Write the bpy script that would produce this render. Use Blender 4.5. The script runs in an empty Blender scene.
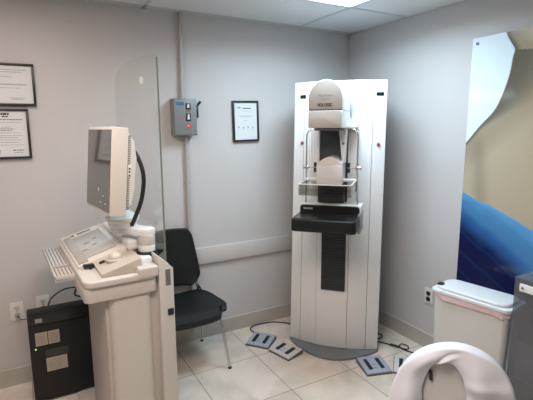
import bpy, bmesh, math, random
from mathutils import Vector, Matrix
R = math.radians
random.seed(4)
SC = bpy.context.scene
COL = SC.collection

# ------------------------------------------------------------------ camera
YAW, PIT, ROL = R(29.219), R(-9.398), R(-0.281)
Fv = Vector((math.cos(PIT)*math.sin(YAW), math.cos(PIT)*math.cos(YAW), math.sin(PIT)))
Rv = Vector((math.cos(YAW), -math.sin(YAW), 0)); Uv = Rv.cross(Fv)
R2 = Rv*math.cos(ROL)+Uv*math.sin(ROL); U2 = -Rv*math.sin(ROL)+Uv*math.cos(ROL)
cd = bpy.data.cameras.new('camera'); cam = bpy.data.objects.new('camera', cd); COL.objects.link(cam)
M = Matrix((R2, U2, -Fv)).transposed().to_4x4(); M.translation = Vector((-2.538, -3.059, 1.642))
cam.matrix_world = M
cd.sensor_width = 36; cd.lens = 431.15/533*36; cd.clip_start = .02
SC.camera = cam

# ------------------------------------------------------------------ light + exposure
w = bpy.data.worlds.new('world'); SC.world = w; w.use_nodes = True
w.node_tree.nodes['Background'].inputs[0].default_value = (.9, .93, 1, 1)
w.node_tree.nodes['Background'].inputs[1].default_value = .05
SC.view_settings.view_transform = 'Standard'; SC.view_settings.look = 'None'
SC.view_settings.gamma = 1; SC.view_settings.use_curve_mapping = False
SC.view_settings.exposure = 0.08
LIGHT_MAIN = 26.5        # watts, recessed ceiling panel beside the machine
LIGHT_LEFT_FILL = 10.0        # watts, unseen ceiling panel added to brighten the upper left wall
LIGHT_REAR = 32.0        # watts, recessed ceiling panel over the near half of the room

# ------------------------------------------------------------------ materials
def mat(name, color, rough=.5, metal=0, noise=0, nscale=20, bump=0, bscale=200, spec=.5, coat=0):
    m = bpy.data.materials.new(name); m.use_nodes = True
    nt = m.node_tree; b = nt.nodes['Principled BSDF']
    c = tuple(color)+(1,)
    b.inputs['Base Color'].default_value = c
    b.inputs['Roughness'].default_value = rough; b.inputs['Metallic'].default_value = metal
    b.inputs['Specular IOR Level'].default_value = spec; b.inputs['Coat Weight'].default_value = coat
    tc = nt.nodes.new('ShaderNodeTexCoord')
    if noise:
        n = nt.nodes.new('ShaderNodeTexNoise'); n.inputs['Scale'].default_value = nscale; n.inputs['Detail'].default_value = 5
        nt.links.new(tc.outputs['Object'], n.inputs['Vector'])
        mx = nt.nodes.new('ShaderNodeMix'); mx.data_type = 'RGBA'
        mx.inputs[6].default_value = tuple(max(0, v*(1-noise)) for v in color)+(1,)
        mx.inputs[7].default_value = tuple(min(1, v*(1+noise)) for v in color)+(1,)
        nt.links.new(n.outputs['Fac'], mx.inputs[0]); nt.links.new(mx.outputs[2], b.inputs['Base Color'])
    if bump:
        n = nt.nodes.new('ShaderNodeTexNoise'); n.inputs['Scale'].default_value = bscale
        nt.links.new(tc.outputs['Object'], n.inputs['Vector'])
        bp = nt.nodes.new('ShaderNodeBump'); bp.inputs['Strength'].default_value = bump; bp.inputs['Distance'].default_value = .002
        nt.links.new(n.outputs['Fac'], bp.inputs['Height']); nt.links.new(bp.outputs[0], b.inputs['Normal'])
    return m

def clear(name, tint, rough=.02, ior=1.5):
    m = bpy.data.materials.new(name); m.use_nodes = True; nt = m.node_tree; nt.nodes.clear()
    o = nt.nodes.new('ShaderNodeOutputMaterial'); t = nt.nodes.new('ShaderNodeBsdfTransparent'); t.inputs[0].default_value = tuple(tint)+(1,)
    g = nt.nodes.new('ShaderNodeBsdfGlossy'); g.inputs['Roughness'].default_value = rough
    f = nt.nodes.new('ShaderNodeFresnel'); f.inputs[0].default_value = ior
    x = nt.nodes.new('ShaderNodeMixShader')
    gm = nt.nodes.new('ShaderNodeNewGeometry'); iv = nt.nodes.new('ShaderNodeMath'); iv.operation = 'SUBTRACT'; iv.inputs[0].default_value = 1
    mu = nt.nodes.new('ShaderNodeMath'); mu.operation = 'MULTIPLY'      # the sheet reflects once, at its outer face
    nt.links.new(gm.outputs['Backfacing'], iv.inputs[1]); nt.links.new(iv.outputs[0], mu.inputs[0]); nt.links.new(f.outputs[0], mu.inputs[1])
    nt.links.new(mu.outputs[0], x.inputs[0]); nt.links.new(t.outputs[0], x.inputs[1]); nt.links.new(g.outputs[0], x.inputs[2])
    nt.links.new(x.outputs[0], o.inputs[0]); return m

def emis(name, color, s):
    m = bpy.data.materials.new(name); m.use_nodes = True; nt = m.node_tree; nt.nodes.clear()
    o = nt.nodes.new('ShaderNodeOutputMaterial'); e = nt.nodes.new('ShaderNodeEmission')
    e.inputs[0].default_value = tuple(color)+(1,); e.inputs[1].default_value = s
    nt.links.new(e.outputs[0], o.inputs[0]); return m

WALL = mat('painted_wall', (.55, .535, .53), .55, noise=.02, nscale=3, bump=.15, bscale=90, spec=.3)
TRIMW = mat('wall_bumper_vinyl', (.56, .545, .53), .5, noise=.02)
WHITE = mat('white_powder_coat', (.78, .79, .79), .35, noise=.01)
WHITE_IN = mat('white_moulded_plastic', (.72, .71, .68), .4, noise=.01)
CREAM = mat('warm_white_plastic', (.70, .67, .62), .4, noise=.015)
SEAM = mat('seam_grey', (.16, .16, .165), .6)
GREYBASE = mat('grey_base_paint', (.17, .19, .205), .5, noise=.04)
BLACK = mat('black_plastic', (.012, .013, .014), .35, noise=.1)
BELLOWS = mat('dark_slate_bellows', (.048, .062, .076), .55, noise=.08)
BLKVINYL = mat('black_vinyl', (.008, .010, .011), .5, spec=.35, noise=.1, bump=.2, bscale=300)
CHROME = mat('brushed_chrome', (.60, .60, .60), .25, 1)
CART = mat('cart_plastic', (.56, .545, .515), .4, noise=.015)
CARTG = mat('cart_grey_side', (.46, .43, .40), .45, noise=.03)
KEYG = mat('keyboard_grey', (.40, .39, .37), .4, noise=.05)
TRACK = mat('trackball_taupe', (.50, .465, .40), .42, noise=.02)
RUBBER = mat('black_rubber', (.012, .012, .013), .6, noise=.1)
PAPER = mat('paper', (.66, .69, .70), .7, noise=.015)
INK = mat('ink', (.08, .08, .09), .8)
INKL = mat('light_ink', (.34, .35, .37), .8)
INKM = mat('mid_ink', (.20, .20, .21), .8)
FRAME = mat('black_frame', (.014, .014, .016), .35, noise=.1)
BOXG = mat('grey_enamel', (.20, .215, .22), .4, noise=.04)
BLUE = mat('blue_sticker', (.04, .13, .33), .5)
RED = mat('red_sticker', (.52, .06, .07), .5)
PIPE = mat('painted_conduit', (.46, .45, .43), .45, metal=.1, noise=.03)
PLATE = mat('outlet_plate', (.66, .65, .62), .4, noise=.01)
SOCK = mat('outlet_face', (.58, .57, .54), .4)
SOCKB = mat('brown_outlet_face', (.035, .018, .02), .4)
SWB = mat('blue_grey_switch', (.36, .40, .50), .45, noise=.02)
SWW = mat('off_white_switch', (.58, .59, .58), .45, noise=.02)
BINM = mat('bin_plastic', (.62, .63, .61), .5, noise=.01)
BINL = mat('bin_lid_plastic', (.70, .75, .78), .4, noise=.01)
CLOTH = mat('white_cotton', (.69, .74, .83), .85, noise=.02, bump=.3, bscale=400)
BEIGE = mat('beige_chair_plastic', (.58, .60, .61), .6, noise=.03)
DARKC = mat('dark_cabinet', (.009, .009, .009), .6, noise=.15)
STICK = mat('pale_sticker', (.46, .43, .36), .7, noise=.08, nscale=60)
SCREEN = mat('monitor_screen', (.10, .105, .10), .06, spec=.7)
GLASS = clear('lead_glass', (.985, .985, .975))
GLEDGE = mat('glass_edge_green', (.16, .20, .16), .2)
CLEARP = clear('clear_paddle', (.80, .80, .78), .08)
FILM = mat('glossy_overlay', (.46, .475, .465), .12, noise=.06, nscale=9)
SMOKE = clear('smoked_acrylic', (.80, .81, .83), .06)
def haze(m, col, k):       # a faintly hazy body colour inside the clear sheet
    nt = m.node_tree; o = next(n for n in nt.nodes if n.type == 'OUTPUT_MATERIAL'); src = o.inputs[0].links[0].from_socket
    d = nt.nodes.new('ShaderNodeBsdfDiffuse'); d.inputs[0].default_value = tuple(col)+(1,)
    x = nt.nodes.new('ShaderNodeMixShader'); x.inputs[0].default_value = k
    nt.links.new(src, x.inputs[1]); nt.links.new(d.outputs[0], x.inputs[2]); nt.links.new(x.outputs[0], o.inputs[0])
haze(SMOKE, (.30, .31, .33), .24)
LENS = mat('pale_blue_panel', (.36, .42, .72), .4)
LED = emis('green_led', (.15, 1, .2), 2.5)

def textured_floor():
    m = mat('porcelain_floor_tile', (.5, .46, .42), .28, spec=.5); nt = m.node_tree; b = nt.nodes['Principled BSDF']
    tc = nt.nodes.new('ShaderNodeTexCoord'); mp = nt.nodes.new('ShaderNodeMapping')
    P = .4794
    mp.inputs['Location'].default_value = (1.6565/P, .4657/P, 0); mp.inputs['Scale'].default_value = (1/P, 1/P, 1)
    nt.links.new(tc.outputs['Object'], mp.inputs[0])
    br = nt.nodes.new('ShaderNodeTexBrick'); br.offset = 0; br.squash = 1
    br.inputs['Scale'].default_value = 1; br.inputs['Brick Width'].default_value = 1; br.inputs['Row Height'].default_value = 1
    br.inputs['Mortar Size'].default_value = .0055; br.inputs['Mortar Smooth'].default_value = .3
    br.inputs['Color1'].default_value = (.72, .655, .58, 1); br.inputs['Color2'].default_value = (.69, .625, .55, 1)
    br.inputs['Mortar'].default_value = (.20, .175, .15, 1)
    nt.links.new(mp.outputs[0], br.inputs['Vector'])
    n = nt.nodes.new('ShaderNodeTexNoise'); n.inputs['Scale'].default_value = 3.2; n.inputs['Detail'].default_value = 6; n.inputs['Distortion'].default_value = 1.2
    nt.links.new(tc.outputs['Object'], n.inputs[0])
    cr = nt.nodes.new('ShaderNodeValToRGB'); cr.color_ramp.elements[0].color = (.84, .84, .83, 1); cr.color_ramp.elements[1].color = (1.12, 1.11, 1.1, 1)
    cr.color_ramp.elements[0].position = .35; cr.color_ramp.elements[1].position = .68
    nt.links.new(n.outputs['Fac'], cr.inputs[0])
    mx = nt.nodes.new('ShaderNodeMix'); mx.data_type = 'RGBA'; mx.blend_type = 'MULTIPLY'; mx.inputs[0].default_value = 1
    nt.links.new(br.outputs['Color'], mx.inputs[6]); nt.links.new(cr.outputs[0], mx.inputs[7]); nt.links.new(mx.outputs[2], b.inputs['Base Color'])
    return m
FLOOR = textured_floor()
BASEB = mat('stone_skirting_tile', (.46, .435, .395), .4, noise=.10, nscale=6)
BASET = mat('skirting_top_edge', (.52, .50, .47), .4)
def ceiling_mat():
    m = mat('acoustic_tile', (.66, .67, .67), .9, noise=.22, nscale=120, bump=.6, bscale=160); return m
CEIL = ceiling_mat()
TBAR = mat('ceiling_grid_metal', (.50, .53, .54), .5)

# ------------------------------------------------------------------ mesh helpers
class MB:
    def __init__(s): s.bm = bmesh.new()
    def _xf(s, vs, rot, c):
        if rot is not None:
            bmesh.ops.rotate(s.bm, verts=vs, cent=(0, 0, 0), matrix=rot)
        bmesh.ops.translate(s.bm, verts=vs, vec=c)
    def box(s, c, sz, bev=0, rot=None, seg=2):
        r = bmesh.ops.create_cube(s.bm, size=1); vs = r['verts']
        bmesh.ops.scale(s.bm, verts=vs, vec=sz)
        if bev:
            es = list({e for v in vs for e in v.link_edges})
            q = bmesh.ops.bevel(s.bm, geom=es, offset=min(bev, min(sz)*.49), segments=seg, affect='EDGES', profile=.5)
            vs = list({v for f in q['faces'] for v in f.verts} | {v for v in vs if v.is_valid})
        s._xf(vs, rot, c); return s
    def bx(s, x0, x1, y0, y1, z0, z1, bev=0, rot=None, seg=2):
        return s.box(((x0+x1)/2, (y0+y1)/2, (z0+z1)/2), (abs(x1-x0), abs(y1-y0), abs(z1-z0)), bev, rot, seg)
    def prism(s, pts, ax, a, b, bev=0, seg=2, rot=None, c=(0, 0, 0)):
        def P(u, v, t): return {'z': (u, v, t), 'y': (u, t, v), 'x': (t, u, v)}[ax]
        lo = [s.bm.verts.new(P(u, v, a)) for u, v in pts]; hi = [s.bm.verts.new(P(u, v, b)) for u, v in pts]
        n = len(pts); caps = [s.bm.faces.new(lo), s.bm.faces.new(hi)]
        fs = caps+[s.bm.faces.new((lo[i], lo[(i+1) % n], hi[(i+1) % n], hi[i])) for i in range(n)]
        bmesh.ops.recalc_face_normals(s.bm, faces=fs)
        vs = lo+hi
        if bev:
            es = [e for f in caps for e in f.edges]
            q = bmesh.ops.bevel(s.bm, geom=es, offset=bev, segments=seg, affect='EDGES', profile=.5)
            vs = list({v for f in q['faces'] for v in f.verts} | {v for v in vs if v.is_valid})
        s._xf(vs, rot, c); return s
    def tube(s, pts, r, n=10, cap=True, rs=None):
        pts = [Vector(p) for p in pts]; rings = []; up = None
        for i, p in enumerate(pts):
            t = (pts[min(i+1, len(pts)-1)]-pts[max(i-1, 0)]).normalized()
            if up is None:
                up = Vector((0, 0, 1)) if abs(t.z) < .9 else Vector((1, 0, 0))
            a = (up-t*up.dot(t)).normalized(); b = t.cross(a); up = a
            rr = rs[i] if rs else r
            rings.append([s.bm.verts.new(p+(a*math.cos(2*math.pi*k/n)+b*math.sin(2*math.pi*k/n))*rr) for k in range(n)])
        for q, w_ in zip(rings, rings[1:]):
            for k in range(n): s.bm.faces.new((q[k], q[(k+1) % n], w_[(k+1) % n], w_[k]))
        if cap: s.bm.faces.new(rings[0][::-1]); s.bm.faces.new(rings[-1])
        return s
    def cyl(s, p0, p1, r, r1=None, n=20, bev=0):
        p0, p1 = Vector(p0), Vector(p1); r1 = r if r1 is None else r1
        if bev:
            d = (p1-p0).normalized()
            return s.tube([p0, p0+d*bev*.3, p0+d*bev, p1-d*bev, p1-d*bev*.3, p1], r, n, rs=[r-bev, r-bev*.3, r, r1, r1-bev*.3, r1-bev])
        return s.tube([p0, p1], r, n, rs=[r, r1])
    def lathe(s, prof, c=(0, 0, 0), n=28):
        c = Vector(c); rings = [[s.bm.verts.new(c+Vector((r*math.cos(2*math.pi*k/n), r*math.sin(2*math.pi*k/n), z))) for k in range(n)] for r, z in prof]
        for q, w_ in zip(rings, rings[1:]):
            for k in range(n): s.bm.faces.new((q[k], q[(k+1) % n], w_[(k+1) % n], w_[k]))
        s.bm.faces.new(rings[0][::-1]); s.bm.faces.new(rings[-1]); return s
    def ball(s, c, r, sc=(1, 1, 1), u=24, v=14):
        q = bmesh.ops.create_uvsphere(s.bm, u_segments=u, v_segments=v, radius=r); vs = q['verts']
        bmesh.ops.scale(s.bm, verts=vs, vec=sc); bmesh.ops.translate(s.bm, verts=vs, vec=c); return s
    def grid(s, P, nu, nv):
        V = [[s.bm.verts.new(P(i/nu, j/nv)) for j in range(nv+1)] for i in range(nu+1)]
        for i in range(nu):
            for j in range(nv): s.bm.faces.new((V[i][j], V[i+1][j], V[i+1][j+1], V[i][j+1]))
        return s
    def build(s, name, m, parent=None, smooth=40, fix=True):
        if fix: bmesh.ops.recalc_face_normals(s.bm, faces=s.bm.faces[:])
        me = bpy.data.meshes.new(name); s.bm.to_mesh(me); s.bm.free()
        me.materials.append(m)
        if smooth:
            for p in me.polygons: p.use_smooth = True
            me.set_sharp_from_angle(angle=R(smooth))
        o = bpy.data.objects.new(name, me); COL.objects.link(o)
        if parent: o.parent = parent
        return o

def thing(name, label, cat, loc=(0, 0, 0), rz=0, group=None):
    o = bpy.data.objects.new(name, None); COL.objects.link(o); o.empty_display_size = .05
    o.location = loc; o.rotation_euler = (0, 0, rz); return tag(o, label, cat, group)
def tag(o, label, cat, group=None):
    o['label'] = label; o['category'] = cat
    if group: o['group'] = group
    return o
def struct(o): o['kind'] = 'structure'; return o
def spline(pts, n=8):
    P = [Vector(p) for p in pts]; P = [P[0]*2-P[1]]+P+[P[-1]*2-P[-2]]; out = []
    for i in range(1, len(P)-2):
        a, b, c, d = P[i-1:i+3]
        for k in range(n):
            t = k/n
            out.append(.5*((2*b)+(c-a)*t+(2*a-5*b+4*c-d)*t*t+(3*b-a-3*c+d)*t**3))
    out.append(P[-2]); return out
def text(name, body, size, m, parent, mtx, depth=.0006, width=None):
    cu = bpy.data.curves.new('t', 'FONT'); cu.body = body; cu.size = size; cu.extrude = depth
    cu.align_x = 'CENTER'; cu.align_y = 'CENTER'; cu.offset = size*.03
    t = bpy.data.objects.new('t', cu); COL.objects.link(t); dg = bpy.context.evaluated_depsgraph_get()
    me = bpy.data.meshes.new_from_object(t.evaluated_get(dg)); bpy.data.objects.remove(t); bpy.data.curves.remove(cu)
    if width:
        xs = [v.co.x for v in me.vertices]; k = width/(max(xs)-min(xs)); me.transform(Matrix.Diagonal((k, 1, 1, 1)))
    me.transform(mtx); me.materials.clear(); me.materials.append(m)
    o = bpy.data.objects.new(name, me); COL.objects.link(o); o.parent = parent; return o
FRONT = Matrix.Rotation(R(90), 4, 'X')       # lettering that faces -y
def rrect(w_, h, r, n=6, cx=0, cy=0):
    out = []
    for sx, sy, a0 in ((1, 1, 0), (-1, 1, 90), (-1, -1, 180), (1, -1, 270)):
        for k in range(n+1):
            a = R(a0+90*k/n); out.append((cx+sx*(w_/2-r)+r*math.cos(a), cy+sy*(h/2-r)+r*math.sin(a)))
    return out

# ------------------------------------------------------------------ room shell
H = 2.44; XL, YF = -4.3, -4.9
def slab(name, x0, x1, y0, y1, z0, z1, m): return struct(MB().bx(x0, x1, y0, y1, z0, z1).build(name, m, smooth=0))
slab('floor', XL-.1, .1, YF-.1, .1, -.1, 0, FLOOR)
slab('wall_back', XL-.1, .1, 0, .1, 0, H, WALL)
slab('wall_right', 0, .1, YF-.1, 0, 0, H, WALL)
slab('wall_left', XL-.1, XL, YF-.1, 0, 0, H, WALL)
slab('wall_front', XL, 0, YF-.1, YF, 0, H, WALL)
# ceiling with openings left for the two troffers
LX0, LX1, LY0, LY1 = -1.155, -.545, -1.275, -.665
JX0, JX1 = -2.99, -2.38
KX0, KX1, KY0, KY1 = -2.99, -1.77, -2.495, -1.885
cb = MB()
cb.bx(XL-.1, .1, LY1, .1, H, H+.08); cb.bx(XL-.1, JX0, LY0, LY1, H, H+.08); cb.bx(JX1, LX0, LY0, LY1, H, H+.08); cb.bx(LX1, .1, LY0, LY1, H, H+.08)
cb.bx(XL-.1, .1, KY1, LY0, H, H+.08); cb.bx(XL-.1, KX0, KY0, KY1, H, H+.08); cb.bx(KX1, .1, KY0, KY1, H, H+.08)
cb.bx(XL-.1, .1, YF-.1, KY0, H, H+.08)
struct(cb.build('ceiling', CEIL, smooth=0))
g = MB()
for k in range(-1, 8):
    y = LY1-.61*k
    if y < 0: g.bx(XL, 0, y-.012, y+.012, H-.003, H)
for k in range(0, 4):
    x = LX1-1.22*k; g.bx(x-.012, x+.012, YF, 0, H-.003, H)
struct(g.build('trim_ceiling_grid', TBAR, smooth=0))
g = MB(); g.bx(XL, 0, -.022, 0, H-.003, H).bx(-.022, 0, YF, 0, H-.003, H); struct(g.build('trim_ceiling_angle', TBAR, smooth=0))
def skirting(name, pts):
    x0, x1, y0, y1 = pts
    b = MB().bx(x0, x1, y0, y1, 0, .112).build(name, BASEB, smooth=0); struct(b)
    if abs(x1-x0) > abs(y1-y0): t = MB().bx(x0, x1, y0-.001, y1, .112, .118)
    else: t = MB().bx(x0-.001 if x1 > -1 else x0, x1, y0, y1, .112, .118)
    t.build('top_edge', BASET, b, smooth=0)
skirting('baseboard_back', (XL, 0, -.012, 0)); skirting('baseboard_right', (-.012, 0, YF, -.012))
skirting('baseboard_left', (XL, XL+.012, YF, -.012))
rl = MB().bx(-1.525, -.42, -.024, 0, .612, .741, bev=.004).build('trim_chair_rail', TRIMW); struct(rl)

def troffer(label, x0, x1, y0, y1, s, color, spread):
    t = thing('ceiling_light', label, 'ceiling light', ((x0+x1)/2, (y0+y1)/2, H), group=None)
    a, b = (x1-x0)/2, (y1-y0)/2
    f = MB()
    for q in ((-a, a, -b, -b+.022), (-a, a, b-.022, b), (-a, -a+.022, -b+.022, b-.022), (a-.022, a, -b+.022, b-.022)): f.bx(*q, -.004, .05)
    f.bx(-a, a, -b, b, .055, .07)
    f.build('frame', TBAR, t, smooth=0)
    MB().bx(-a+.022, a-.022, -b+.022, b-.022, .004, .016).build('diffuser', emis('diffuser_light', color, 2.0), t, smooth=0)
    ld = bpy.data.lights.new('panel_lamp', 'AREA'); ld.shape = 'RECTANGLE'; ld.size = 2*a-.046; ld.size_y = 2*b-.046
    ld.energy = s; ld.color = color; ld.spread = R(spread)
    lo = bpy.data.objects.new('panel_lamp', ld); COL.objects.link(lo); lo.parent = t; lo.location = (0, 0, .003)
troffer('bright recessed ceiling light panel above the white imaging machine', LX0, LX1, LY0, LY1, LIGHT_MAIN, (.68, .87, 1.0), 162)
troffer('recessed ceiling light panel near the white workstation, above the picture', KX0, KX1, KY0, KY1, LIGHT_REAR, (1.0, .82, .72), 179)

troffer('small square ceiling light panel added out of view to brighten the left wall', JX0, JX1, LY0, LY1, LIGHT_LEFT_FILL, (1.0, .84, .76), 179)  # added fill light for the left part of the back wall
# ------------------------------------------------------------------ wall poster (large acrylic mural on the right wall)
def lerp(tab, x):
    if x <= tab[0][0]: return tab[0][1]
    for (a, b), (c, d) in zip(tab, tab[1:]):
        if x <= c: return b+(d-b)*(x-a)/(c-a)
    return tab[-1][1]
def sm(a, b, x): t = min(1, max(0, (x-a)/(b-a))); return t*t*(3-2*t)
def mixc(a, b, t): return tuple(p+(q-p)*t for p, q in zip(a, b))
# outline of the neck and jaw on the mural: (height, distance from the panel's left side)
EDGE = [(1.30, -.24), (1.44, -.11), (1.547, .001), (1.646, .085), (1.743, .177), (1.838, .222), (1.944, .254), (2.043, .267), (2.086, .274), (2.129, .248), (2.163, .227), (2.19, .215)]
CLOTHLINE = [(-.05, 1.235), (.004, 1.222), (.072, 1.198), (.138, 1.172), (.187, 1.166), (.241, 1.146), (.358, 1.104), (.456, 1.063), (.7, .97), (1.0, .86)]
def smooth_tab(T, n=10):
    S = spline([(a, b, 0) for a, b in T], n); return [(p.x, p.y) for p in S]
EDGE_S, CLOTH_S = smooth_tab(EDGE), smooth_tab(CLOTHLINE)
# sharp meeting of jaw and neck kept at height 2.086
def art(t, z):
    sin = math.sin
    white = (.70, .80, .86); skin = (.34, .285, .205); shade = (.105, .095, .07); lite = (.47, .41, .30)
    te = lerp(EDGE_S, z); d0 = t-te
    if z > 2.084-.12*(t-.274):
        c = mixc(shade, skin, sm(0, .05, d0)); c = mixc(c, lite, sm(.03, .16, d0)*sm(2.07, 2.14, z))
    else:
        wd = .04+.34*sm(1.6, 1.95, z)
        c = mixc(shade, skin, .08+.92*sm(0, wd, d0))
        c = mixc(c, lite, sm(.14, .40, d0+(1.80-z)*.30)*.85)
        c = mixc(c, shade, .32*math.exp(-((t-.10-.10*(1.45-z))/.05)**2)*sm(1.66, 1.48, z))
    c = mixc(white, c, sm(-.003, .003, d0))
    bt = lerp(CLOTH_S, t)
    d = bt-z
    if d > -.004:
        sky = (.10, .32, .60); mid = (.03, .115, .33); navy = (.009, .013, .065)
        q = d+.005*sin(t*23+z*31)+.004*sin(z*57-t*20); wl = .06+.24*t
        b = mixc(sky, (.065, .215, .44), sm(0, wl, q)); b = mixc(b, mid, sm(wl, wl+.09, q)); b = mixc(b, navy, sm(wl+.07, wl+.20, q))
        b = mixc(b, (.16, .42, .70), .5*sm(.02, 0, abs(d)))
        b = mixc(b, mid, .12*sm(.7, 1, sin(d*48-t*10+1.5)))
        wv = (.64-.25*(t-.45))-z                       # warm skin showing again below the cloth
        b = mixc(b, (.10, .055, .045), sm(0, .08, wv)*sm(.32, .42, t+.2*wv))
        c = mixc(c, b, sm(-.003, .003, d))
    return c
PT = thing('wall_poster', 'tall glossy wall panel of bare neck and shoulder above blue cloth', 'poster', (0, -1.228, .37))
pw, ph = 1.00, 1.82
MB().bx(-.026, -.018, -pw, 0, 0, ph).build('panel', mat('acrylic_edge', (.30, .33, .34), .2), PT, smooth=0)
NU, NV = 300, 480
b = MB(); b.grid(lambda u, v: (-.0275, -u*pw, v*ph), NU, NV)
b.bm.verts.ensure_lookup_table()
pm_ = bpy.data.materials.new('printed_artwork'); pm_.use_nodes = True
va = pm_.node_tree.nodes.new('ShaderNodeVertexColor'); va.layer_name = 'art'
pb = pm_.node_tree.nodes['Principled BSDF']; pb.inputs['Roughness'].default_value = .12; pb.inputs['Specular IOR Level'].default_value = .4
pm_.node_tree.links.new(va.outputs[0], pb.inputs['Base Color'])
o = b.build('printed_face', pm_, PT, smooth=0)
ca = o.data.color_attributes.new('art', 'FLOAT_COLOR', 'POINT')
for i, v in enumerate(o.data.vertices):
    c = art(-v.co.y, v.co.z+.37); ca.data[i].color = (*c, 1)
for (yy, zz) in ((-.035, ph-.035), (-pw+.035, ph-.035), (-.035, .035), (-pw+.035, .035)):
    MB().cyl((0, yy, zz), (-.034, yy, zz), .009, n=16, bev=.002).build('standoff_screw', mat('dark_steel', (.12, .12, .13), .3, 1), PT)

# ------------------------------------------------------------------ framed certificates
def certificate(label, x0, x1, z0, z1, kind, tilt=0):
    t = thing('framed_certificate', label, 'framed certificate', ((x0+x1)/2, 0, (z0+z1)/2), group='framed certificates on the back wall')
    t.rotation_euler = (0, tilt, 0)
    a, c = (x1-x0)/2, (z1-z0)/2; fw = .014
    f = MB()
    f.bx(-a, a, -.022, -.001, c-fw, c, .002).bx(-a, a, -.022, -.001, -c, -c+fw, .002).bx(-a, -a+fw, -.022, -.001, -c+fw, c-fw, .002).bx(a-fw, a, -.022, -.001, -c+fw, c-fw, .002)
    f.build('frame', FRAME, t)
    s = MB().bx(-a+fw-.001, a-fw+.001, -.012, -.004, -c+fw-.001, c-fw+.001).build('paper_sheet', PAPER, t, smooth=0)
    def bars(rows, m, nm):
        for (cx, cz, wd, th) in rows:
            b = MB(); x = cx-wd/2
            while x < cx+wd/2-1e-4:
                l = min(random.uniform(.008, .022), cx+wd/2-x); b.bx(x, x+l*.82, -.0128, -.0118, cz-th/2, cz+th/2); x += l
            b.build('text_line' if nm in ('fine_print', 'signature_row') else nm, m, s, smooth=0)
    if kind == 'mid':
        bars([(.012, .098, .07, .008)], INK, 'heading'); bars([(.012, .077, .075, .003), (.0, .04, .13, .003), (.0, .034, .09, .003), (.0, .006, .03, .003)], INKL, 'fine_print')
        bars([(-.055, .105, .028, .006), (-.055, .099, .02, .004)], INKM, 'crest')
        bars([(-.06+.04*k, -.045-.004*(k % 2), .016, .012) for k in range(4)]+[(-.06+.04*k, -.062, .02, .002) for k in range(4)], INKL, 'signature_row')
    elif kind == 'top':
        bars([(.03, .085, .22, .004), (.03, .072, .16, .004), (.0, .045, .12, .004), (.0, .0, .27, .007), (0, -.02, .2, .003)], INKL, 'fine_print')
        bars([(-.06, -.078, .08, .003), (.08, -.078, .08, .003), (-.06, -.086, .06, .003), (.08, -.086, .06, .003)], INKM, 'signature_row')
    else:
        bars([(.0, .118, .045, .014), (.0, .103, .035, .008)], INK, 'crest')
        bars([(.0, .085, .18, .006), (.0, .03, .09, .004), (0, .02, .06, .004)], INKM, 'heading')
        bars([(.0, .068, .16, .003), (.0, .04, .05, .003), (0, .006, .15, .003), (0, -.010, .17, .003), (0, -.022, .12, .003), (0, -.035, .15, .003), (0, -.05, .13, .003), (0, -.066, .17, .003)], INKL, 'fine_print')
        bars([(-.06, -.10, .05, .006), (.055, -.098, .06, .006), (-.06, -.112, .05, .003), (.055, -.112, .05, .003)], INKM, 'signature_row')
certificate('black framed certificate on the back wall between grey switch box and white machine', -1.126, -.903, 1.545, 1.855, 'mid', R(-1.2))
certificate('black framed certificate at top left, hung above the other framed certificate', -2.80, -2.445, 1.785, 2.032, 'top', R(0))
certificate('black framed certificate with dark crest, hung below another at far left', -2.742, -2.495, 1.468, 1.768, 'low', R(0))

# ------------------------------------------------------------------ electrical disconnect + conduit
SB = thing('electrical_switch_box', 'grey metal safety switch box with side lever on the back wall', 'switch box', (-1.525, 0, 1.597))
b = MB().bx(-.083, .083, -.092, 0, 0, .255, .004).build('box_body', BOXG, SB)
MB().bx(-.081, .081, -.0955, -.092, .004, .251, .002).build('front_cover', BOXG, SB)
MB().bx(-.068, -.012, -.0968, -.0953, .208, .230).build('blue_label', BLUE, SB, smooth=0)
for z0, hh in ((.180, .044), (.100, .055)):
    q = MB().bx(.0, .036, -.0975, -.0953, z0, z0+hh, .002).build('indicator_window', BLACK, SB)
    MB().prism([(.010, z0+.012), (.028, z0+.012), (.024, z0+hh-.006), (.014, z0+hh-.006)], 'y', -.0985, -.0974).build('white_marker', PAPER, q, smooth=0)
MB().bx(.002, .034, -.0966, -.0953, .162, .176).build('printed_label', mat('brown_print', (.22, .13, .12), .6), SB, smooth=0)
MB().cyl((.017, -.0952, .068), (.017, -.0970, .068), .019, n=28).build('red_warning_label', RED, SB)
MB().bx(.008, .026, -.0975, -.0968, .064, .072).build('label_print', mat('pale_red_print', (.7, .4, .4), .6), SB, smooth=0)
lv = MB(); lv.cyl((.083, -.05, .185), (.100, -.05, .185), .014, n=16).cyl((.083, -.05, .15), (.098, -.05, .15), .011, n=16)
lv.box((.101, -.05, .168), (.012, .026, .075), .003)
lv.tube([(.101, -.05, .20), (.108, -.058, .222), (.122, -.07, .238)], .008, rs=[.007, .009, .010])
lv.tube([(.101, -.05, .14), (.104, -.055, .126)], .008)
lv.build('lever_handle', BLACK, SB)
MB().bx(.06, .08, -.0965, -.0952, .0, .01).build('latch', CHROME, SB)
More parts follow.
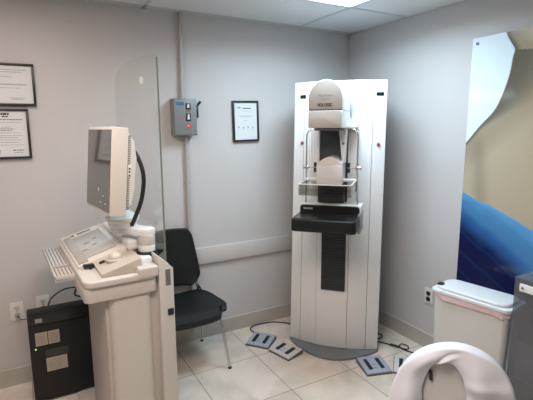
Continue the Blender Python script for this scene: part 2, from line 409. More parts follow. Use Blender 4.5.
def conduit(label, x0, x1, z0, z1, straps):
    t = thing('electrical_conduit', label, 'conduit', (x0, 0, z0), group='conduit pipes on the back wall')
    MB().tube([(0, -.022, 0), (x1-x0, -.022, z1-z0)], .0135, 16).build('pipe', PIPE, t)
    for z in straps:
        s = MB().tube([((x1-x0)*(z-z0)/(z1-z0), -.022, z-z0-.008), ((x1-x0)*(z-z0)/(z1-z0), -.022, z-z0+.008)], .0155, 16)
        s.bx((x1-x0)*(z-z0)/(z1-z0)-.028, (x1-x0)*(z-z0)/(z1-z0)+.028, -.003, 0, z-z0-.008, z-z0+.008)
        s.build('strap', PIPE, t)
    MB().tube([(0, -.022, 0), (0, -.022, .018)], .018, 16).build('coupling', PIPE, t)
conduit('pale conduit pipe from the ceiling down to the grey switch box', -1.522, -1.516, 1.852, 2.437, (2.12,))
conduit('pale conduit pipe running down from under the grey switch box behind the chair', -1.502, -1.502, .118, 1.593, (1.25,))

# ------------------------------------------------------------------ outlets
def outlet(label, loc, rz, face):
    t = thing('wall_outlet', label, 'outlet', loc, rz, group='wall outlets')
    MB().prism(rrect(.078, .122, .008), 'y', -.006, 0, .002).build('cover_plate', PLATE, t)
    for z in (-.022, .022):
        s = MB().prism(rrect(.036, .031, .012), 'y', -.0085, -.006).build('socket', face, t)
        k = MB().bx(-.009, -.006, -.0092, -.0084, z-.002, z+.008); k.bx(.006, .009, -.0092, -.0084, z-.002, z+.008); k.cyl((0, -.0084, z-.008), (0, -.0092, z-.008), .003, n=10)
        for v in s.data.vertices: v.co.z += z
        k.build('slot', BLACK, s, smooth=0)
    MB().cyl((0, -.0058, 0), (0, -.0078, 0), .004, n=10).build('screw', CHROME, t)
outlet('white wall outlet left of the black cabinet, farther left of the two', (-2.662, 0, .497), 0, SOCK)
outlet('white wall outlet above the black cabinet with a black plug in it', (-2.512, 0, .512), 0, SOCK)
outlet('white wall outlet with dark sockets on the right wall beside the bin', (0, -.988, .408), R(-90), SOCKB)

# ------------------------------------------------------------------ black cabinet at left with stickers
BC = thing('equipment_cabinet', 'low black equipment cabinet with pale stickers by the left outlets', 'cabinet', (-2.42, -.30, 0))
MB().bx(-.185, .185, 0, .075, .012, .582, .006).build('cabinet_body', DARKC, BC)
MB().bx(-.181, .181, -.006, 0, .50, .578, .003).build('top_trim_panel', BLACK, BC)
MB().bx(-.181, .181, -.006, 0, .016, .495, .003).build('front_panel', DARKC, BC)
for x in (-.15, .15):
    for y in (.018, .057): MB().cyl((x, y, 0), (x, y, .012), .012, n=12).build('foot', RUBBER, BC)
s = MB().bx(-.145, -.108, -.008, -.0055, .515, .54).build('badge', mat('silver_badge', (.30, .32, .33), .35, .4), BC, smooth=0)
for x0, x1 in ((-.152, -.088), (-.084, -.022)):
    s = MB().bx(x0, x1, -.0072, -.0055, .37, .452).build('sticker', STICK, BC, smooth=0)
    k = MB()
    for j in range(7): k.bx(x0+.006, x1-.008-.012*random.random(), -.0078, -.0070, .379+.0095*j, .382+.0095*j)
    k.build('sticker_print', mat('faded_print', (.30, .28, .24), .7), s, smooth=0)
MB().bx(-.105, .02, -.0068, -.0055, .288, .335).build('grey_strip', mat('dim_label', (.045, .048, .045), .6), BC, smooth=0)
s = MB().bx(-.105, .01, -.0072, -.0055, .195, .282).build('sticker', STICK, BC, smooth=0)
k = MB()
for j in range(6): k.bx(-.09, -.01-.02*random.random(), -.0078, -.0070, .205+.0115*j, .208+.0115*j)
k.build('sticker_print', mat('faded_print', (.30, .28, .24), .7), s, smooth=0)
MB().cyl((-.155, -.005, .352), (-.155, -.009, .352), .0035, n=10).build('indicator_light', LED, BC)

def cord(name, label, pts, r=.004, m=RUBBER, extra=None, cat='cord', rigid=None):
    t = thing(name, label, cat, pts[0])
    P = [Vector(p)-Vector(pts[0]) for p in pts]
    MB().tube(spline(P), r, 8).build('cable', m, t)
    if extra:
        for nm, mb, mm in extra(Vector(pts[0])): mb.build(nm, mm, t)
    return t
def plug_at(p):
    def f(base):
        q = Vector(p)-base
        return [('plug', MB().box(q, (.030, .036, .030), .006), RUBBER)]
    return f
cord('power_cord', 'black power cord plugged into the outlet, trailing to the white workstation', [(-2.512, -.045, .492), (-2.49, -.048, .505), (-2.46, -.045, .56), (-2.38, -.10, .625), (-2.28, -.22, .66), (-2.22, -.36, .70), (-2.185, -.50, .73)], .0045, extra=plug_at((-2.512, -.029, .492)))
cord('power_cord', 'thin grey cord hanging from the far left outlet behind the black cabinet', [(-2.662, -.03, .475), (-2.64, -.04, .45), (-2.60, -.035, .44), (-2.56, -.03, .38), (-2.54, -.025, .1)], .003, m=mat('grey_cord', (.06, .06, .06), .5), extra=lambda b: [('plug', MB().box(Vector((-2.662, -.020, .476))-b, (.022, .022, .024), .005), mat('grey_plug', (.30, .29, .28), .5))])
cord('power_cord', 'black looping cord above the black cabinet, drooping beside the plug', [(-2.30, -.20, .592), (-2.33, -.16, .60), (-2.30, -.13, .65), (-2.26, -.20, .69), (-2.22, -.32, .665), (-2.185, -.50, .70)], .0055)

# ------------------------------------------------------------------ black side chair
CH = thing('side_chair', 'black vinyl side chair with chrome legs against the back wall', 'chair', (-1.66, -.28, 0), R(-1))
def seat_pt(u, v):
    x = (u-.5)*(.575-.07*v); y = -.245+v*.46
    rc = .09; 
    # rounded outline by superellipse squeeze
    a, c = (u-.5)*2, (v-.5)*2
    k = 1-.10*(abs(a)**4)*(abs(c)**4)*2
    k2 = 1-.10*abs(c)**6*.6
    z = .428+.018*a*a-.028*math.exp(-((v-.0)/.12)**2)*.9+.03*max(0, c-.5)**2
    return (x*k*k2*(1-.10*v), y*k, z)
b = MB(); b.grid(lambda u, v: seat_pt(u, v), 20, 20)
o = b.build('seat', BLKVINYL, CH, smooth=60); md = o.modifiers.new('s', 'SOLIDIFY'); md.thickness = .045; md.offset = -1
md = o.modifiers.new('b', 'BEVEL'); md.width = .014; md.segments = 3
def back_pt(u, v):
    a = (u-.5)*2; z = .500+v*.426
    hw = .205-.062*v**1.2
    if v > .85: hw -= .03*((v-.85)/.15)**2
    if v < .2: hw -= .075*((.2-v)/.2)**1.6
    z -= .012*a*a*v
    y = .185+.045*v-.035*(1-a*a)*-.8-.028
    return (a*hw, y, z)
b = MB(); b.grid(lambda u, v: back_pt(u, v), 16, 18)
o = b.build('backrest', BLKVINYL, CH, smooth=60); md = o.modifiers.new('s', 'SOLIDIFY'); md.thickness = .028; md.offset = 1
md = o.modifiers.new('b', 'BEVEL'); md.width = .010; md.segments = 3
for sx in (-1, 1):
    MB().tube(spline([(sx*.205, -.16, .395), (sx*.222, -.20, .25), (sx*.250, -.232, .006)]), .0095, 12).build('leg', CHROME, CH)
    MB().tube(spline([(sx*.195, .12, .40), (sx*.205, .17, .25), (sx*.215, .235, .006)]), .0095, 12).build('leg', CHROME, CH)
    MB().tube([(sx*.250, -.232, 0), (sx*.250, -.232, .014)], .0125, 12).build('foot_cap', RUBBER, CH)
    MB().tube([(sx*.215, .235, 0), (sx*.215, .235, .014)], .0125, 12).build('foot_cap', RUBBER, CH)
    MB().tube(spline([(sx*.19, .10, .415), (sx*.19, .175, .425), (sx*.175, .205, .50), (sx*.165, .205, .63)]), .011, 12).build('back_bracket', CHROME, CH)
b = MB(); b.tube([(-.205, -.16, .395), (.205, -.16, .395)], .009, 12); b.tube([(-.195, .12, .40), (.195, .12, .40)], .009, 12); b.tube([(-.20, -.16, .395), (-.19, .12, .40)], .009, 12); b.tube([(.20, -.16, .395), (.19, .12, .40)], .009, 12)
b.build('seat_frame', CHROME, CH)

# ------------------------------------------------------------------ imaging machine across the corner
MM = thing('mammography_machine', 'tall white imaging machine standing across the room corner', 'medical machine', (-.62, -.635, 0), R(-47))
def yf(x): return -.038+.068*(x/.335)**2
TOP = 1.962; X0, X1 = -.335, .333
def panel(xa, xb, name, m=WHITE, z0=.022, z1=TOP, th=.02):
    n = 6; F_ = [(xa+(xb-xa)*k/n, yf(xa+(xb-xa)*k/n)) for k in range(n+1)]
    return MB().prism(F_+[(x, y+th) for x, y in F_[::-1]], 'z', z0, z1, .003).build(name, m, MM)
xs = [X0, -.250, -.125, .110, .246, X1]
for a, c, nm in ((xs[0], xs[1], 'side_panel'), (xs[3], xs[4], 'front_panel'), (xs[4], xs[5], 'side_panel')): panel(a+.0016, c-.0016, nm)
panel(xs[1]+.0016, xs[3]-.0016, 'front_panel')
n = 12; F_ = [(X0+.004+(X1-X0-.008)*k/n, yf(X0+(X1-X0)*k/n)+.016) for k in range(n+1)]
MB().prism(F_+[(.26, .36), (-.26, .36)], 'z', .022, TOP-.004, .003).build('cabinet_body', mat('machine_body_grey', (.36, .37, .38), .5, noise=.02), MM)
# seam on the lower left of the front panel
MB().bx(-.1262, -.1238, yf(-.125)-.0012, yf(-.125)+.002, .03, 1.0).build('panel_seam', mat('light_seam', (.45, .45, .45), .5), MM, smooth=0)
MB().bx(X0+.002, X0+.004, yf(X0)+.001, .3, .03, TOP-.02).build('side_edge', WHITE_IN, MM, smooth=0)
# floor plate with a bowed front
fp = [(-.338, .03)]+[(-.338+.678*k/20, .03-.225*math.sin(math.pi*k/20)**.85) for k in range(1, 20)]+[(.34, .03), (.30, .36), (-.30, .36)]
MB().prism(fp, 'z', 0, .020, .004).build('floor_plate', GREYBASE, MM)
for x in (-.264, .288):
    z = 1.862 if x < 0 else 1.868
    sl2 = math.atan(2*.068*x/.335**2)
    d = MB().box((x, yf(x)-.0005, z+.001), (.052, .003, .024), .001, rot=Matrix.Rotation(sl2, 3, 'Z')).build('status_display', mat('display_black', (.008, .02, .02), .2), MM)
    z = 1.538 if x < 0 else 1.532; x2 = x+.0
    MB().cyl((x2-.0, yf(x2)+.006, z), (x2, yf(x2)-.004, z), .014, n=20).build('button_bezel', mat('button_ring_grey', (.35, .35, .36), .4), MM)
    MB().cyl((x2, yf(x2)-.003, z), (x2, yf(x2)-.008, z), .009, n=16, bev=.002).build('emergency_stop', mat('stop_red', (.35, .02, .03), .4), MM)
# central slot with bellows and the two spine rails of the arm
cx = .006
sl = MB()
sl.bx(cx-.088, cx+.084, -.052, -.034, .472, 1.66)
BELLOWD = mat('charcoal_bellows', (.018, .023, .027), .5, noise=.08)
SLOT = sl.build('bellows', BELLOWD, MM, smooth=0)
rb = MB()
for k in range(26): rb.bx(cx-.086, cx+.082, -.056, -.052, .482+.021*k, .496+.021*k, .0015)
rb.build('bellows_rib', BELLOWD, SLOT)
MB().bx(-.094, .100, -.105, -.058, 1.0, 1.648).build('arm_channel', BELLOWS, MM, smooth=0)
for xa, xb in ((-.155, -.092), (.098, .158)):
    MB().bx(xa, xb, -.122, -.036, 1.0, 1.650, .008).build('arm_rail', WHITE_IN, MM)
MB().prism([(.050, 1.648), (.102, 1.648), (.094, 1.42), (.076, 1.42)], 'y', -.235, -.16, .003).build('shield_guide', WHITE, MM)
MB().cyl((.083, -.236, 1.545), (.083, -.242, 1.545), .008, n=14).build('guide_screw', SEAM, MM)
# tube head
FACE = mat('beige_face_plate', (.46, .43, .395), .45, noise=.015)
def arch(r, zc, zb, cx=0, n=24): return [(cx-r, zb)]+[(cx-r*math.cos(math.pi*k/n), zc+r*math.sin(math.pi*k/n)*1.02) for k in range(n+1)]+[(cx+r, zb)]
HD = MB().prism(arch(.1045, 1.822, 1.752, -.001), 'y', -.447, -.028, .012, 3).build('tube_head', WHITE, MM)
MB().prism([(-.1055, 1.645), (.1035, 1.645), (.1035, 1.749), (-.1055, 1.749)], 'y', -.450, -.028, .010, 3).build('head_lower_shell', WHITE, MM)
MB().bx(-.102, .1005, -.444, -.03, 1.747, 1.754).build('head_seam', SEAM, MM, smooth=0)
MB().prism(arch(.0985, 1.822, 1.757, -.001), 'y', -.449, -.446, .002).build('head_face_plate', FACE, MM)
MB().prism(rrect(.196, .094, .010, cx=-.001, cy=1.697), 'y', -.452, -.449, .001).build('head_face_plate', FACE, MM)
text('maker_lettering', 'HOLOGIC', .026, BLACK, MM, Matrix.Translation((-.004, -.4500, 1.779)) @ FRONT, width=.088)
text('model_lettering', 'SELENIA', .016, INKL, MM, Matrix.Translation((-.002, -.4495, 1.836)) @ FRONT, width=.090)
text('model_lettering', 'DIMENSIONS', .010, INKL, MM, Matrix.Translation((-.002, -.4495, 1.816)) @ FRONT, width=.062)
MB().ball((.1035, -.075, 1.765), .05, (.22, .5, 1.1)).build('side_logo_panel', LENS, MM)
cl = MB().bx(-.075, .085, -.40, -.10, 1.628, 1.646, .004).build('collimator', SEAM, MM)
MB().bx(-.105, .16, -.20, -.03, 1.640, 1.66, .004).build('head_mount', WHITE_IN, MM)
# compression device
hump = [(-.074, 1.285), (.086, 1.285), (.086, 1.418), (.072, 1.430), (.045, 1.450), (.020, 1.462), (-.005, 1.462), (-.030, 1.452), (-.058, 1.432), (-.074, 1.425)]
MB().prism(hump, 'y', -.300, -.12, .006).build('compression_housing', WHITE_IN, MM)
MB().bx(-.077, .089, -.306, -.30, 1.285, 1.408, .004).build('compression_cover', WHITE, MM)
for sx in (-1, 1):
    xb = cx+sx*.165
    pts = [(cx+sx*.128, -.21, 1.635), (cx+sx*.145, -.215, 1.632), (cx+sx*.166, -.22, 1.60), (cx+sx*.168, -.22, 1.50), (cx+sx*.168, -.22, 1.36), (cx+sx*.17, -.22, 1.24)]
    if sx > 0: pts += [(cx+.176, -.22, 1.12), (cx+.180, -.22, .985)]
    else: pts += [(cx-.17, -.215, 1.14)]
    MB().tube(spline(pts), .0048, 10).build('patient_handle', CHROME, MM)
    MB().tube([(cx+sx*.12, -.2, 1.385), (cx+sx*.185, -.2, 1.385)], .004, 8).build('knob_shaft', CHROME, MM)
    MB().cyl((cx+sx*.155, -.21, 1.385), (cx+sx*.195, -.21, 1.385), .012, n=16, bev=.003).build('compression_knob', CHROME, MM)
    q = MB(); q.bx(cx+sx*.112-.008, cx+sx*.112+.008, -.212, -.19, 1.388, 1.418, .002).bx(cx+sx*.112-.008, cx+sx*.112+.008, -.212, -.19, 1.353, 1.383, .002); q.build('rocker_switch', BLACK, MM)
# clear compression paddle
pp = MB()
pp.bx(-.145, .167, -.495, -.20, 1.236, 1.241); pp.bx(-.145, .167, -.500, -.495, 1.236, 1.308)
pp.bx(-.150, -.145, -.500, -.20, 1.236, 1.308); pp.bx(.167, .172, -.500, -.20, 1.236, 1.308)
PD = pp.build('compression_paddle', CLEARP, MM, smooth=0)
for q in ((-.150, .172, -.502, -.494, 1.303, 1.309), (-.151, -.144, -.495, -.20, 1.303, 1.309), (.166, .173, -.495, -.20, 1.303, 1.309)):
    MB().bx(*q).build('paddle_rim', WHITE_IN, MM, smooth=0)
MB().prism([(-.17, 1.296), (.16, 1.296), (.172, 1.302), (.172, 1.312), (-.165, 1.316), (-.18, 1.306)], 'y', -.23, -.17, .003).build('paddle_bracket', WHITE, MM)
MB().bx(-.087, .09, -.20, -.06, 1.15, 1.285, .004).build('arm_centre_cover', BELLOWD, MM)
# detector
DETB = mat('detector_black', (.009, .011, .013), .38, noise=.1, spec=.3)
dt = MB().prism(rrect(.405, .33, .03, cx=.003, cy=-.335), 'z', 1.006, 1.088, .010, 3).build('detector_housing', DETB, MM)
MB().prism(rrect(.37, .20, .01, cx=.003, cy=-.385), 'z', 1.086, 1.0895).build('detector_plate', mat('carbon_plate', (.010, .012, .014), .25, noise=.1, spec=.4), MM)
MB().prism(rrect(.392, .130, .02, cx=.005, cy=1.074), 'y', -.275, -.255, .004).build('detector_rear_panel', DETB, MM)
MB().bx(-.190, .212, -.253, -.12, 1.03, 1.144, .006).build('detector_bracket', WHITE, MM)
MB().bx(.196, .214, -.33, -.15, .975, 1.10, .004).build('detector_side_arm', mat('steel_grey', (.25, .26, .27), .35, .5), MM)
text('maker_lettering', 'HOLOGIC', .016, PAPER, MM, Matrix.Translation((-.135, -.2758, 1.116)) @ FRONT, width=.062)
MB().bx(-.078, .10, -.40, -.05, .985, 1.012, .004).build('detector_mount', BLACK, MM)

for ch in MM.children:
    if ch.name.split('.')[0] in ('side_panel', 'front_panel', 'cabinet_body', 'side_edge', 'panel_seam', 'status_display', 'button_bezel', 'emergency_stop'):
        for v_ in ch.data.vertices:
            if v_.co.x < -.05: v_.co.x += .030*(v_.co.z/TOP)*min(1, (-.05-v_.co.x)/.25)
# ------------------------------------------------------------------ foot switches and floor cords
def foot_switch(label, quad, m):
    P = [Vector((x, y, 0)) for x, y in quad]; c = sum(P, Vector())/4
    ex = ((P[1]-P[0])+(P[2]-P[3])).normalized(); rz = math.atan2(ex.y, ex.x)
    wd = ((P[1]-P[0]).length+(P[2]-P[3]).length)/2; dp = ((P[3]-P[0]).length+(P[2]-P[1]).length)/2
    t = thing('foot_switch', label, 'foot switch', c, rz, group='foot switches on the floor')
    MB().prism([(-dp/2, 0), (dp/2, 0), (dp/2, .027), (-dp/2, .010)], 'x', -wd/2, wd/2, .003).build('base', mat('switch_base_grey', (.10, .105, .11), .5, noise=.05), t)
    tilt = Matrix.Rotation(math.atan2(.018, dp), 3, 'X')
    MB().box((0, 0, .022), (wd*.96, dp*.96, .012), .003, rot=tilt).build('top_cover', m, t)
    for sx in (-.24, .22):
        p = MB().box((sx*wd, 0, .030), (wd*.14, dp*.58, .008), .003, rot=tilt).build('pedal', mat('pedal_black', (.012, .014, .022), .5), t)
    k = MB()
    for j in range(3): k.box((-.01+.0*j, -dp*.22+dp*.2*j, .0282-.003+.0018*(j+1)), (wd*.12, .006, .0012), 0, rot=tilt)
    k.build('printed_mark', mat('print_grey', (.25, .28, .34), .6), t, smooth=0)
foot_switch('blue-grey foot switch with two dark pedals, leftmost on the floor', [(-1.050, -.158), (-.925, -.315), (-1.055, -.433), (-1.168, -.295)], SWB)
foot_switch('off-white foot switch with two dark pedals touching the left base of the machine', [(-.930, -.375), (-.872, -.583), (-1.003, -.668), (-1.053, -.478)], SWW)
foot_switch('pale blue-grey foot switch in front of the right base of the machine', [(-.588, -.888), (-.405, -.955), (-.50, -1.115), (-.672, -1.068)], SWB)
foot_switch('off-white foot switch partly hidden by the draped white cloth', [(-.345, -.990), (-.215, -1.130), (-.350, -1.270), (-.475, -1.130)], SWW)
cord('floor_cord', 'thin dark cord curling from the left foot switches behind the machine', [(-.99, -.20, .006), (-1.025, -.13, .006), (-1.02, -.06, .006), (-.97, -.028, .006), (-.89, -.03, .006), (-.80, -.045, .006), (-.73, -.10, .006), (-.66, -.17, .006)], .0045)
cord('floor_cord', 'dark tied cord lying on the floor right of the machine', [(-.28, -.72, .006), (-.24, -.785, .006), (-.205, -.85, .006), (-.185, -.905, .006), (-.155, -.95, .006), (-.125, -.925, .012), (-.15, -.885, .018), (-.19, -.905, .014), (-.18, -.96, .008), (-.145, -1.03, .006), (-.11, -1.14, .006), (-.07, -1.28, .006)], .0045,
     extra=lambda b: [('tie_wrap', MB().cyl(Vector((-.215, -.835, .009))-b, Vector((-.185, -.90, .009))-b, .009, n=10), RUBBER)])
cord('floor_cord', 'short dark cord loop on the floor against the right side of the machine', [(-.26, -.56, .006), (-.215, -.60, .006), (-.17, -.645, .006), (-.16, -.69, .006), (-.20, -.72, .006), (-.27, -.70, .006)], .0045)

# ------------------------------------------------------------------ acquisition workstation cart
WS = thing('workstation_cart', 'white imaging workstation cart with keyboard tray, monitor and clear shield', 'workstation', (-2.15, -1.05, 0), R(3))
MB().bx(-.10, .10, .0, .50, .06, .90, .035, seg=5).build('front_column', CART, WS)
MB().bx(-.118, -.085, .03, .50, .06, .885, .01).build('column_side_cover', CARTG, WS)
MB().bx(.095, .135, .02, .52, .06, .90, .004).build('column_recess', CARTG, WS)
twr = MB().prism([(.132, 1.036), (.140, 1.034), (.206, .968), (.206, .05), (.132, .05)], 'y', -.012, .56, .004).build('tower_panel', CART, WS)
v = MB()
for j in range(15): v.bx(.165, .190, -.0145, -.0118, .885+.0055*j, .888+.0055*j)
v.build('vent', SEAM, twr, smooth=0)
s = MB().prism(rrect(.030, .034, .004, cx=.184, cy=.745), 'y', -.018, -.0118, .002).build('power_inlet', BLACK, twr)
bs = MB().bx(-.20, .21, -.03, .62, .045, .10, .02, seg=3).build('base', CART, WS)
for x in (-.17, .18):
    for y in (.02, .57):
        c = MB(); c.cyl((x-.011, y, .026), (x+.011, y, .026), .026, n=18, bev=.004); c.build('caster', RUBBER, WS)
        MB().bx(x-.016, x+.016, y-.014, y+.014, .03, .06, .004).build('caster_fork', CHROME, WS)
# work surface: apron + slab
MB().prism(rrect(.335, .76, .03, cx=-.042, cy=.365), 'z', .868, .945, .006).build('apron', CART, WS)
MB().prism(rrect(.345, .86, .045, 8, cx=-.037, cy=.400), 'z', .940, .972, .008, 3).build('worktop', CART, WS)
MB().bx(.03, .125, -.035, .05, .948, 1.0, .008, seg=3).build('front_handle', CART, WS)
# wedge console rising towards the shield
wd = [(-.195, .968), (-.195, .985), (.035, 1.052), (.055, 1.050), (.055, .968)]
CN = MB().prism(wd, 'y', .20, .85, .004).build('keyboard_console', CREAM, WS)
sl_ = math.atan2(.067, .230)
TR = Matrix.Rotation(-sl_, 3, 'Y')
def on_slope(x, h=.0): return .985+(x+.195)*.067/.23+h
MB().box((-.075, .50, on_slope(-.075, .003)), (.17, .46, .004), .002, rot=TR).build('keyboard_overlay', FILM, WS)
kb = MB().box((-.165, .50, on_slope(-.165, .004)), (.045, .56, .008), .003, rot=TR).build('grey_key_strip', KEYG, WS)
text('console_lettering', 'Selenia', .028, INK, WS, Matrix.Translation((-.070, .79, on_slope(-.070, .003))) @ Matrix.Rotation(-sl_, 4, 'Y'), depth=.001)
MB().box((-.135, .79, on_slope(-.135, .003)), (.018, .014, .003), 0, rot=TR).build('console_badge', BLACK, WS)
kk = MB()
for (x, y, a, b_) in ((-.10, .52, .03, .016), (-.07, .44, .02, .012), (-.13, .40, .025, .012), (-.05, .56, .02, .014)): kk.box((x, y, on_slope(x, .008)), (a, b_, .004), .001, rot=TR)
kk.build('keypad', KEYG, WS)
# trackball unit on the near end
tbp = [(-.125, .972), (-.125, .990), (.058, 1.040), (.062, .972)]
tb = MB().prism(tbp, 'y', .005, .20, .006).build('trackball_unit', TRACK, WS)
MB().ball((-.035, .135, 1.022), .034, (1, 1, .9)).build('trackball', mat('trackball_cream', (.56, .52, .45), .3), WS)
MB().lathe([(.045, 0), (.045, .008), (.036, .012)], (-.035, .135, 1.010)).build('ball_collar', TRACK, WS)
MB().box((-.092, .16, 1.003), (.028, .022, .008), .003, rot=TR).build('button', BLACK, WS)
MB().box((-.150, .19, .988), (.05, .03, .012), .004).build('cable_clip', BLACK, WS)
MB().box((-.145, .165, .980), (.012, .012, .008), .002).build('button', BLACK, WS)
# side tray with slots
tx0, tx1, ty0, ty1 = -.300, -.190, .20, .82
t_ = MB().bx(tx0, tx1, ty0, ty1, .925, .944, .005)
t_.bx(tx0, tx0+.008, ty0, ty1, .935, .954, .002).bx(tx0, tx1, ty0, ty0+.008, .925, .954, .002)
TY = t_.build('side_tray', CART, WS)
ln = MB()
for k in range(6): ln.bx(tx0+.012+.0165*k, tx0+.0165+.0165*k, ty0+.02, ty1-.02, .9438, .9455)
ln.build('slot', SEAM, TY, smooth=0)
MB().bx(tx0+.004, tx1, ty0+.18, ty0+.195, .9445, .952, .002).build('cross_bar', CARTG, TY)
# shelf beside the shield, raised blocks
MB().bx(.03, .125, .05, .80, .960, 1.022, .008).build('rear_shelf', WHITE, WS)
MB().box((.070, .50, 1.045), (.060, .60, .050), .010, seg=3).build('raised_block', WHITE, WS)
MB().box((.078, .30, 1.062), (.085, .26, .060), .018, seg=4).build('pivot_cover', WHITE, WS)
# clear shield, rounded top
prof = [(.0, .96), (.0, 1.962), (.004, 1.972), (.02, 1.977), (.19, 1.999), (.34, 2.006), (.50, 2.004), (.62, 1.996), (.72, 1.975), (.775, 1.945), (.795, 1.90), (.80, 1.84), (.80, .96)]
SH = MB().prism(prof, 'x', .170, .176).build('clear_shield', GLASS, WS, smooth=0)
eg = MB().bx(.1695, .1765, -.0035, .0005, .96, 1.965); eg.build('shield_edge', GLEDGE, SH, smooth=0)
MB().bx(.150, .196, .02, .78, .93, .985, .006).build('shield_clamp', CART, WS)
MB().ball((.1695, .24, 1.885), .024, (.03, 1.3, .8)).build('pale_spot', mat('pale_spot_glossy', (.60, .58, .55), .3), SH)  # small flattened pale spot on the shield face
# monitor arm
MB().cyl((.125, .14, 1.0), (.125, .14, 1.035), .052, n=28).build('cable_collar', RUBBER, WS)
MB().cyl((.125, .14, 1.02), (.125, .14, 1.070), .042, n=28, bev=.005).build('pivot_post', WHITE, WS)
MB().cyl((.125, .14, 1.066), (.125, .14, 1.12), .043, n=28, bev=.005).build('pivot_cap', CART, WS)
MB().prism([(.165, .115), (.165, .165), (.14, .185), (.06, .36), (.0, .36), (-.01, .31), (.085, .115), (.12, .10)], 'z', 1.115, 1.152, .008, 3).build('monitor_arm', WHITE, WS)
MB().box((.035, .30, 1.125), (.07, .14, .05), .015, seg=3).build('arm_joint', WHITE, WS)
# monitor (turned and tipped back)
MON = bpy.data.objects.new('monitor', None); COL.objects.link(MON); MON.parent = WS
MON.location = (-.014, .30, 1.232); MON.rotation_euler = (0, R(5.2), R(3.8))
MWD, MH = .43, .400
def mpart(mb, nm, m): return mb.build(nm, m, MON)
mpart(MB().bx(-.058, .018, -MWD/2, MWD/2, .0, MH+.02, .006), 'bezel', CREAM)
mpart(MB().bx(-.0595, -.057, -MWD/2+.012, MWD/2-.012, .014, MH+.006), 'screen', SCREEN)
bk = [(.016, .02), (.052, .05), (.068, .13), (.068, .28), (.052, .36), (.016, MH+.01)]
mpart(MB().prism([(x, z) for x, z in bk], 'y', -MWD/2+.015, MWD/2-.015, .012, 3), 'rear_shell', WHITE_IN)
v = MB()
for j in range(34): v.bx(.022, .034, -MWD/2+.0135, -MWD/2+.0165, .03+.0106*j, .035+.0106*j)
mpart(v, 'vent', SEAM)
mpart(MB().bx(.023, .040, -MWD/2+.011, -MWD/2+.016, .185, .245, .002), 'port_plate', WHITE)
q = MB()
for z in (.195, .213, .228): q.box((.031, -MWD/2+.0105, z), (.008, .003, .009), .001)
mpart(q, 'port', BLACK)
q = MB()
for (y, z) in ((-.10, .085), (-.02, .115), (-.02, .105), (-.16+.1, .05), (-.14, .05)): q.bx(-.0602, -.0594, y-.012, y+.012, z-.002, z+.002)
mpart(q, 'screen_mark', PAPER)
MB().lathe([(.072, -.028), (.075, 0), (.085, .006), (.085, .022), (.06, .034), (.045, .05)], (.045, .27, 1.175)).build('monitor_base', WHITE, WS)
MB().tube(spline([(.065, .18, 1.56), (.095, .13, 1.52), (.118, .11, 1.42), (.112, .14, 1.30), (.085, .18, 1.20), (.072, .20, 1.16)]), .0105, 12).build('cable', RUBBER, WS)

# ------------------------------------------------------------------ trash bin on the right
TB = thing('trash_bin', 'slim white plastic trash bin with lid under the blue poster', 'trash bin', (-.312, -1.577, 0), R(9))
def frus(mb, w0, d0, w1, d1, z0, z1, r, cap=True):
    a = rrect(w0, d0, r); c = rrect(w1, d1, r); bm = mb.bm
    lo = [bm.verts.new((x, y, z0)) for x, y in a]; hi = [bm.verts.new((x, y, z1)) for x, y in c]; n = len(a)
    for i in range(n): bm.faces.new((lo[i], lo[(i+1) % n], hi[(i+1) % n], hi[i]))
    bm.faces.new(lo[::-1]); bm.faces.new(hi); return mb
frus(MB(), .17, .395, .205, .435, 0, .665, .03).build('bin_body', BINM, TB)
q = MB(); 
for x in (-.05, .0, .05): q.box((x*.8, -.209, .42), (.014, .012, .32), .004)
q.build('rib', BINM, TB)
LD = MB(); LD.prism(rrect(.225, .462, .035), 'z', .665, .689, .006, 3); LD.prism(rrect(.200, .42, .06, 8), 'z', .687, .708, .010, 3); LD.build('lid', BINL, TB)
MB().box((-.06, .190, .712), (.035, .030, .014), .003).build('lid_latch', BLACK, TB)
LB = MB()
def bagp(u, v):
    a = 2*math.pi*u; n = 7; cxx = abs(math.cos(a))**(2/n)*math.copysign(1, math.cos(a)); syy = abs(math.sin(a))**(2/n)*math.copysign(1, math.sin(a))
    k = .004+.004*math.sin(a*9)*v
    lx_, ly_ = cxx*(.1055+k), syy*(.2205+k); c9, s9 = math.cos(R(9)), math.sin(R(9))
    return (-.312+lx_*c9-ly_*s9, -1.577+lx_*s9+ly_*c9, .664-v*(.028+.008*math.sin(a*2+.6)+.004*math.sin(a*7)))
LB.grid(bagp, 96, 4)
o = LB.build('bin_liner', mat('pink_translucent_bag', (.72, .54, .55), .45, noise=.05), smooth=60); md = o.modifiers.new('s', 'SOLIDIFY'); md.thickness = .002
tag(o, 'pink bag liner folded over the rim of the white trash bin', 'bin liner')

# ------------------------------------------------------------------ smoked acrylic cabinet at the right frame edge
AC = thing('acrylic_cabinet', 'smoked clear cabinet with pale handle strip at the right edge', 'cabinet', (-.452, -1.868, 0))
AX, AY, AZ = .36, .50, .902
q = MB(); q.bx(0, .006, -AY, 0, .0, AZ).bx(AX-.006, AX, -AY, 0, 0, AZ).bx(.006, AX-.006, -.006, 0, 0, AZ).bx(.006, AX-.006, -AY, -AY+.006, 0, AZ)
q.build('side_panel', SMOKE, AC, smooth=0)
MB().bx(-.002, AX+.002, -AY-.002, .002, AZ, AZ+.006).build('top_panel', SMOKE, AC, smooth=0)
MB().bx(.006, AX-.006, -AY+.006, -.006, .0, .03).build('bottom_panel', GREYBASE, AC, smooth=0)
MB().bx(-.008, 0, -.30, -.028, AZ-.058, AZ-.018, .003).build('handle_strip', WHITE, AC)
MB().cyl((-.008, -.045, AZ-.038), (-.011, -.045, AZ-.038), .006, n=14).build('screw', SEAM, AC)

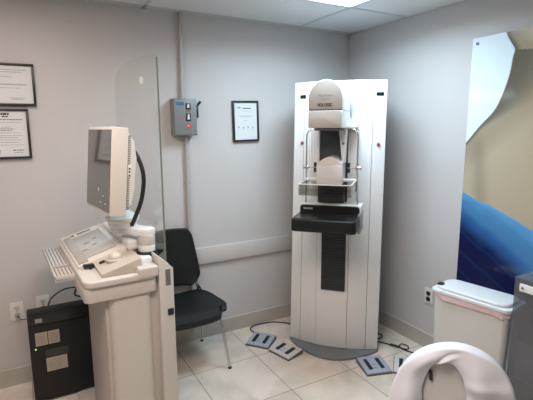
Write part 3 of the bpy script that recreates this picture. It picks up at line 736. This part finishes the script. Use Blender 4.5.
# ------------------------------------------------------------------ chair with the draped white cloth (near, bottom right)
DC = thing('office_chair', 'beige office chair mostly hidden under draped white cloth', 'chair', (-1.27, -2.13, 0), R(-53.8))
outer = [(-.215, .45), (-.212, .53), (-.206, .607), (-.193, .682), (-.163, .763), (-.118, .821), (-.068, .856), (-.018, .875), (.03, .882), (.078, .877), (.126, .858), (.168, .823), (.200, .775), (.216, .715), (.224, .63), (.228, .54), (.23, .45)]
inner = [(-.078, .45), (-.080, .53), (-.082, .659), (-.084, .707), (-.074, .757), (-.056, .797), (-.03, .818), (-.004, .825), (.012, .821), (.026, .808), (.040, .786), (.048, .768), (.056, .729), (.062, .690), (.064, .62), (.066, .54), (.068, .45)]
def resamp(P, n):
    P = [Vector((a, b)) for a, b in P]; S = spline([(p.x, p.y, 0) for p in P], 12); L_ = [0]
    for a, b in zip(S, S[1:]): L_.append(L_[-1]+(b-a).length)
    out = []; j = 0
    for k in range(n+1):
        t = L_[-1]*k/n
        while j < len(L_)-2 and L_[j+1] < t: j += 1
        f = (t-L_[j])/max(1e-9, L_[j+1]-L_[j]); out.append(S[j].lerp(S[j+1], f))
    return out
bo = [(x*.93, z-.014) for x, z in outer]
MB().prism(bo, 'y', -.012, .035, .012, 3).build('backrest', BEIGE, DC)
MB().box((.0, .27, .46), (.46, .46, .07), .03, seg=4).build('seat', BEIGE, DC)
MB().bx(-.04, .04, .02, .09, .40, .70, .01).build('back_support', BLACK, DC)
MB().cyl((0, .27, .10), (0, .27, .43), .028, n=18).build('gas_column', CHROME, DC)
for k in range(5):
    a = R(72*k+20); c_, s_ = math.cos(a), math.sin(a)
    MB().tube([(0, .27, .10), (.15*c_, .27+.15*s_, .09), (.27*c_, .27+.27*s_, .07)], .018, 10, rs=[.024, .02, .014]).build('base_leg', BLACK, DC)
    MB().cyl((.27*c_-.02*s_, .27+.27*s_+.02*c_, .028), (.27*c_+.02*s_, .27+.27*s_-.02*c_, .028), .028, n=16, bev=.005).build('caster', RUBBER, DC)
NO, NW = 90, 26
OO, II = resamp(outer, NO), resamp(inner, NO)
def clothp(u, v):
    i = min(NO, max(0, round(u*NO))); O, I = OO[i], II[i]
    # v: 0 inner hem (front) -> .62 outer rim -> 1 back
    fold = .007*math.sin(u*30+v*5)*math.sin(math.pi*min(1, v/.62))+.0045*math.sin(u*13-v*9+1)
    fold += .016*math.exp(-((u-.47-.10*v)/.018)**2)*math.exp(-((v-.15)/.22)**2)-.014*math.exp(-((u-.44-.16*v)/.02)**2)*math.exp(-((v-.2)/.25)**2)
    fold += .013*math.exp(-((u-.63-.15*v)/.022)**2)*math.exp(-((v-.35)/.3)**2)-.006*math.exp(-((u-.68-.1*v)/.03)**2)*(1-v)
    if v < .62:
        t = v/.62; p = I.lerp(O, t); y = -.020-.024*math.sin(math.pi*min(1, t*.93+.07))**.8
        y -= fold
        if t > .8: p = I.lerp(O, .8+.2*math.sin((t-.8)/.2*math.pi/2))
    else:
        t = (v-.62)/.38; p = O.lerp(O*.0+Vector((O.x*.9, O.y-.02, 0)), t*t); y = -.020-.036*math.sin(math.pi)**.8+.075*math.sin(t*math.pi/2)
    return (p.x, y, max(p.y, .505))
b = MB(); b.grid(clothp, NO, NW)
o = b.build('draped_cloth', CLOTH, None, smooth=80); o.location = (-1.27, -2.13, 0); o.rotation_euler = (0, 0, R(-53.8))
md = o.modifiers.new('s', 'SOLIDIFY'); md.thickness = .003
md = o.modifiers.new('u', 'SUBSURF'); md.levels = 1; md.render_levels = 1
tag(o, 'white cloth garment draped over the chair back in the foreground', 'cloth')
TG = MB().box((-.059, -.018, .757), (.012, .003, .040), .001, rot=Matrix.Rotation(R(-8), 3, 'Y')).build('collar_tag', BLACK, o)
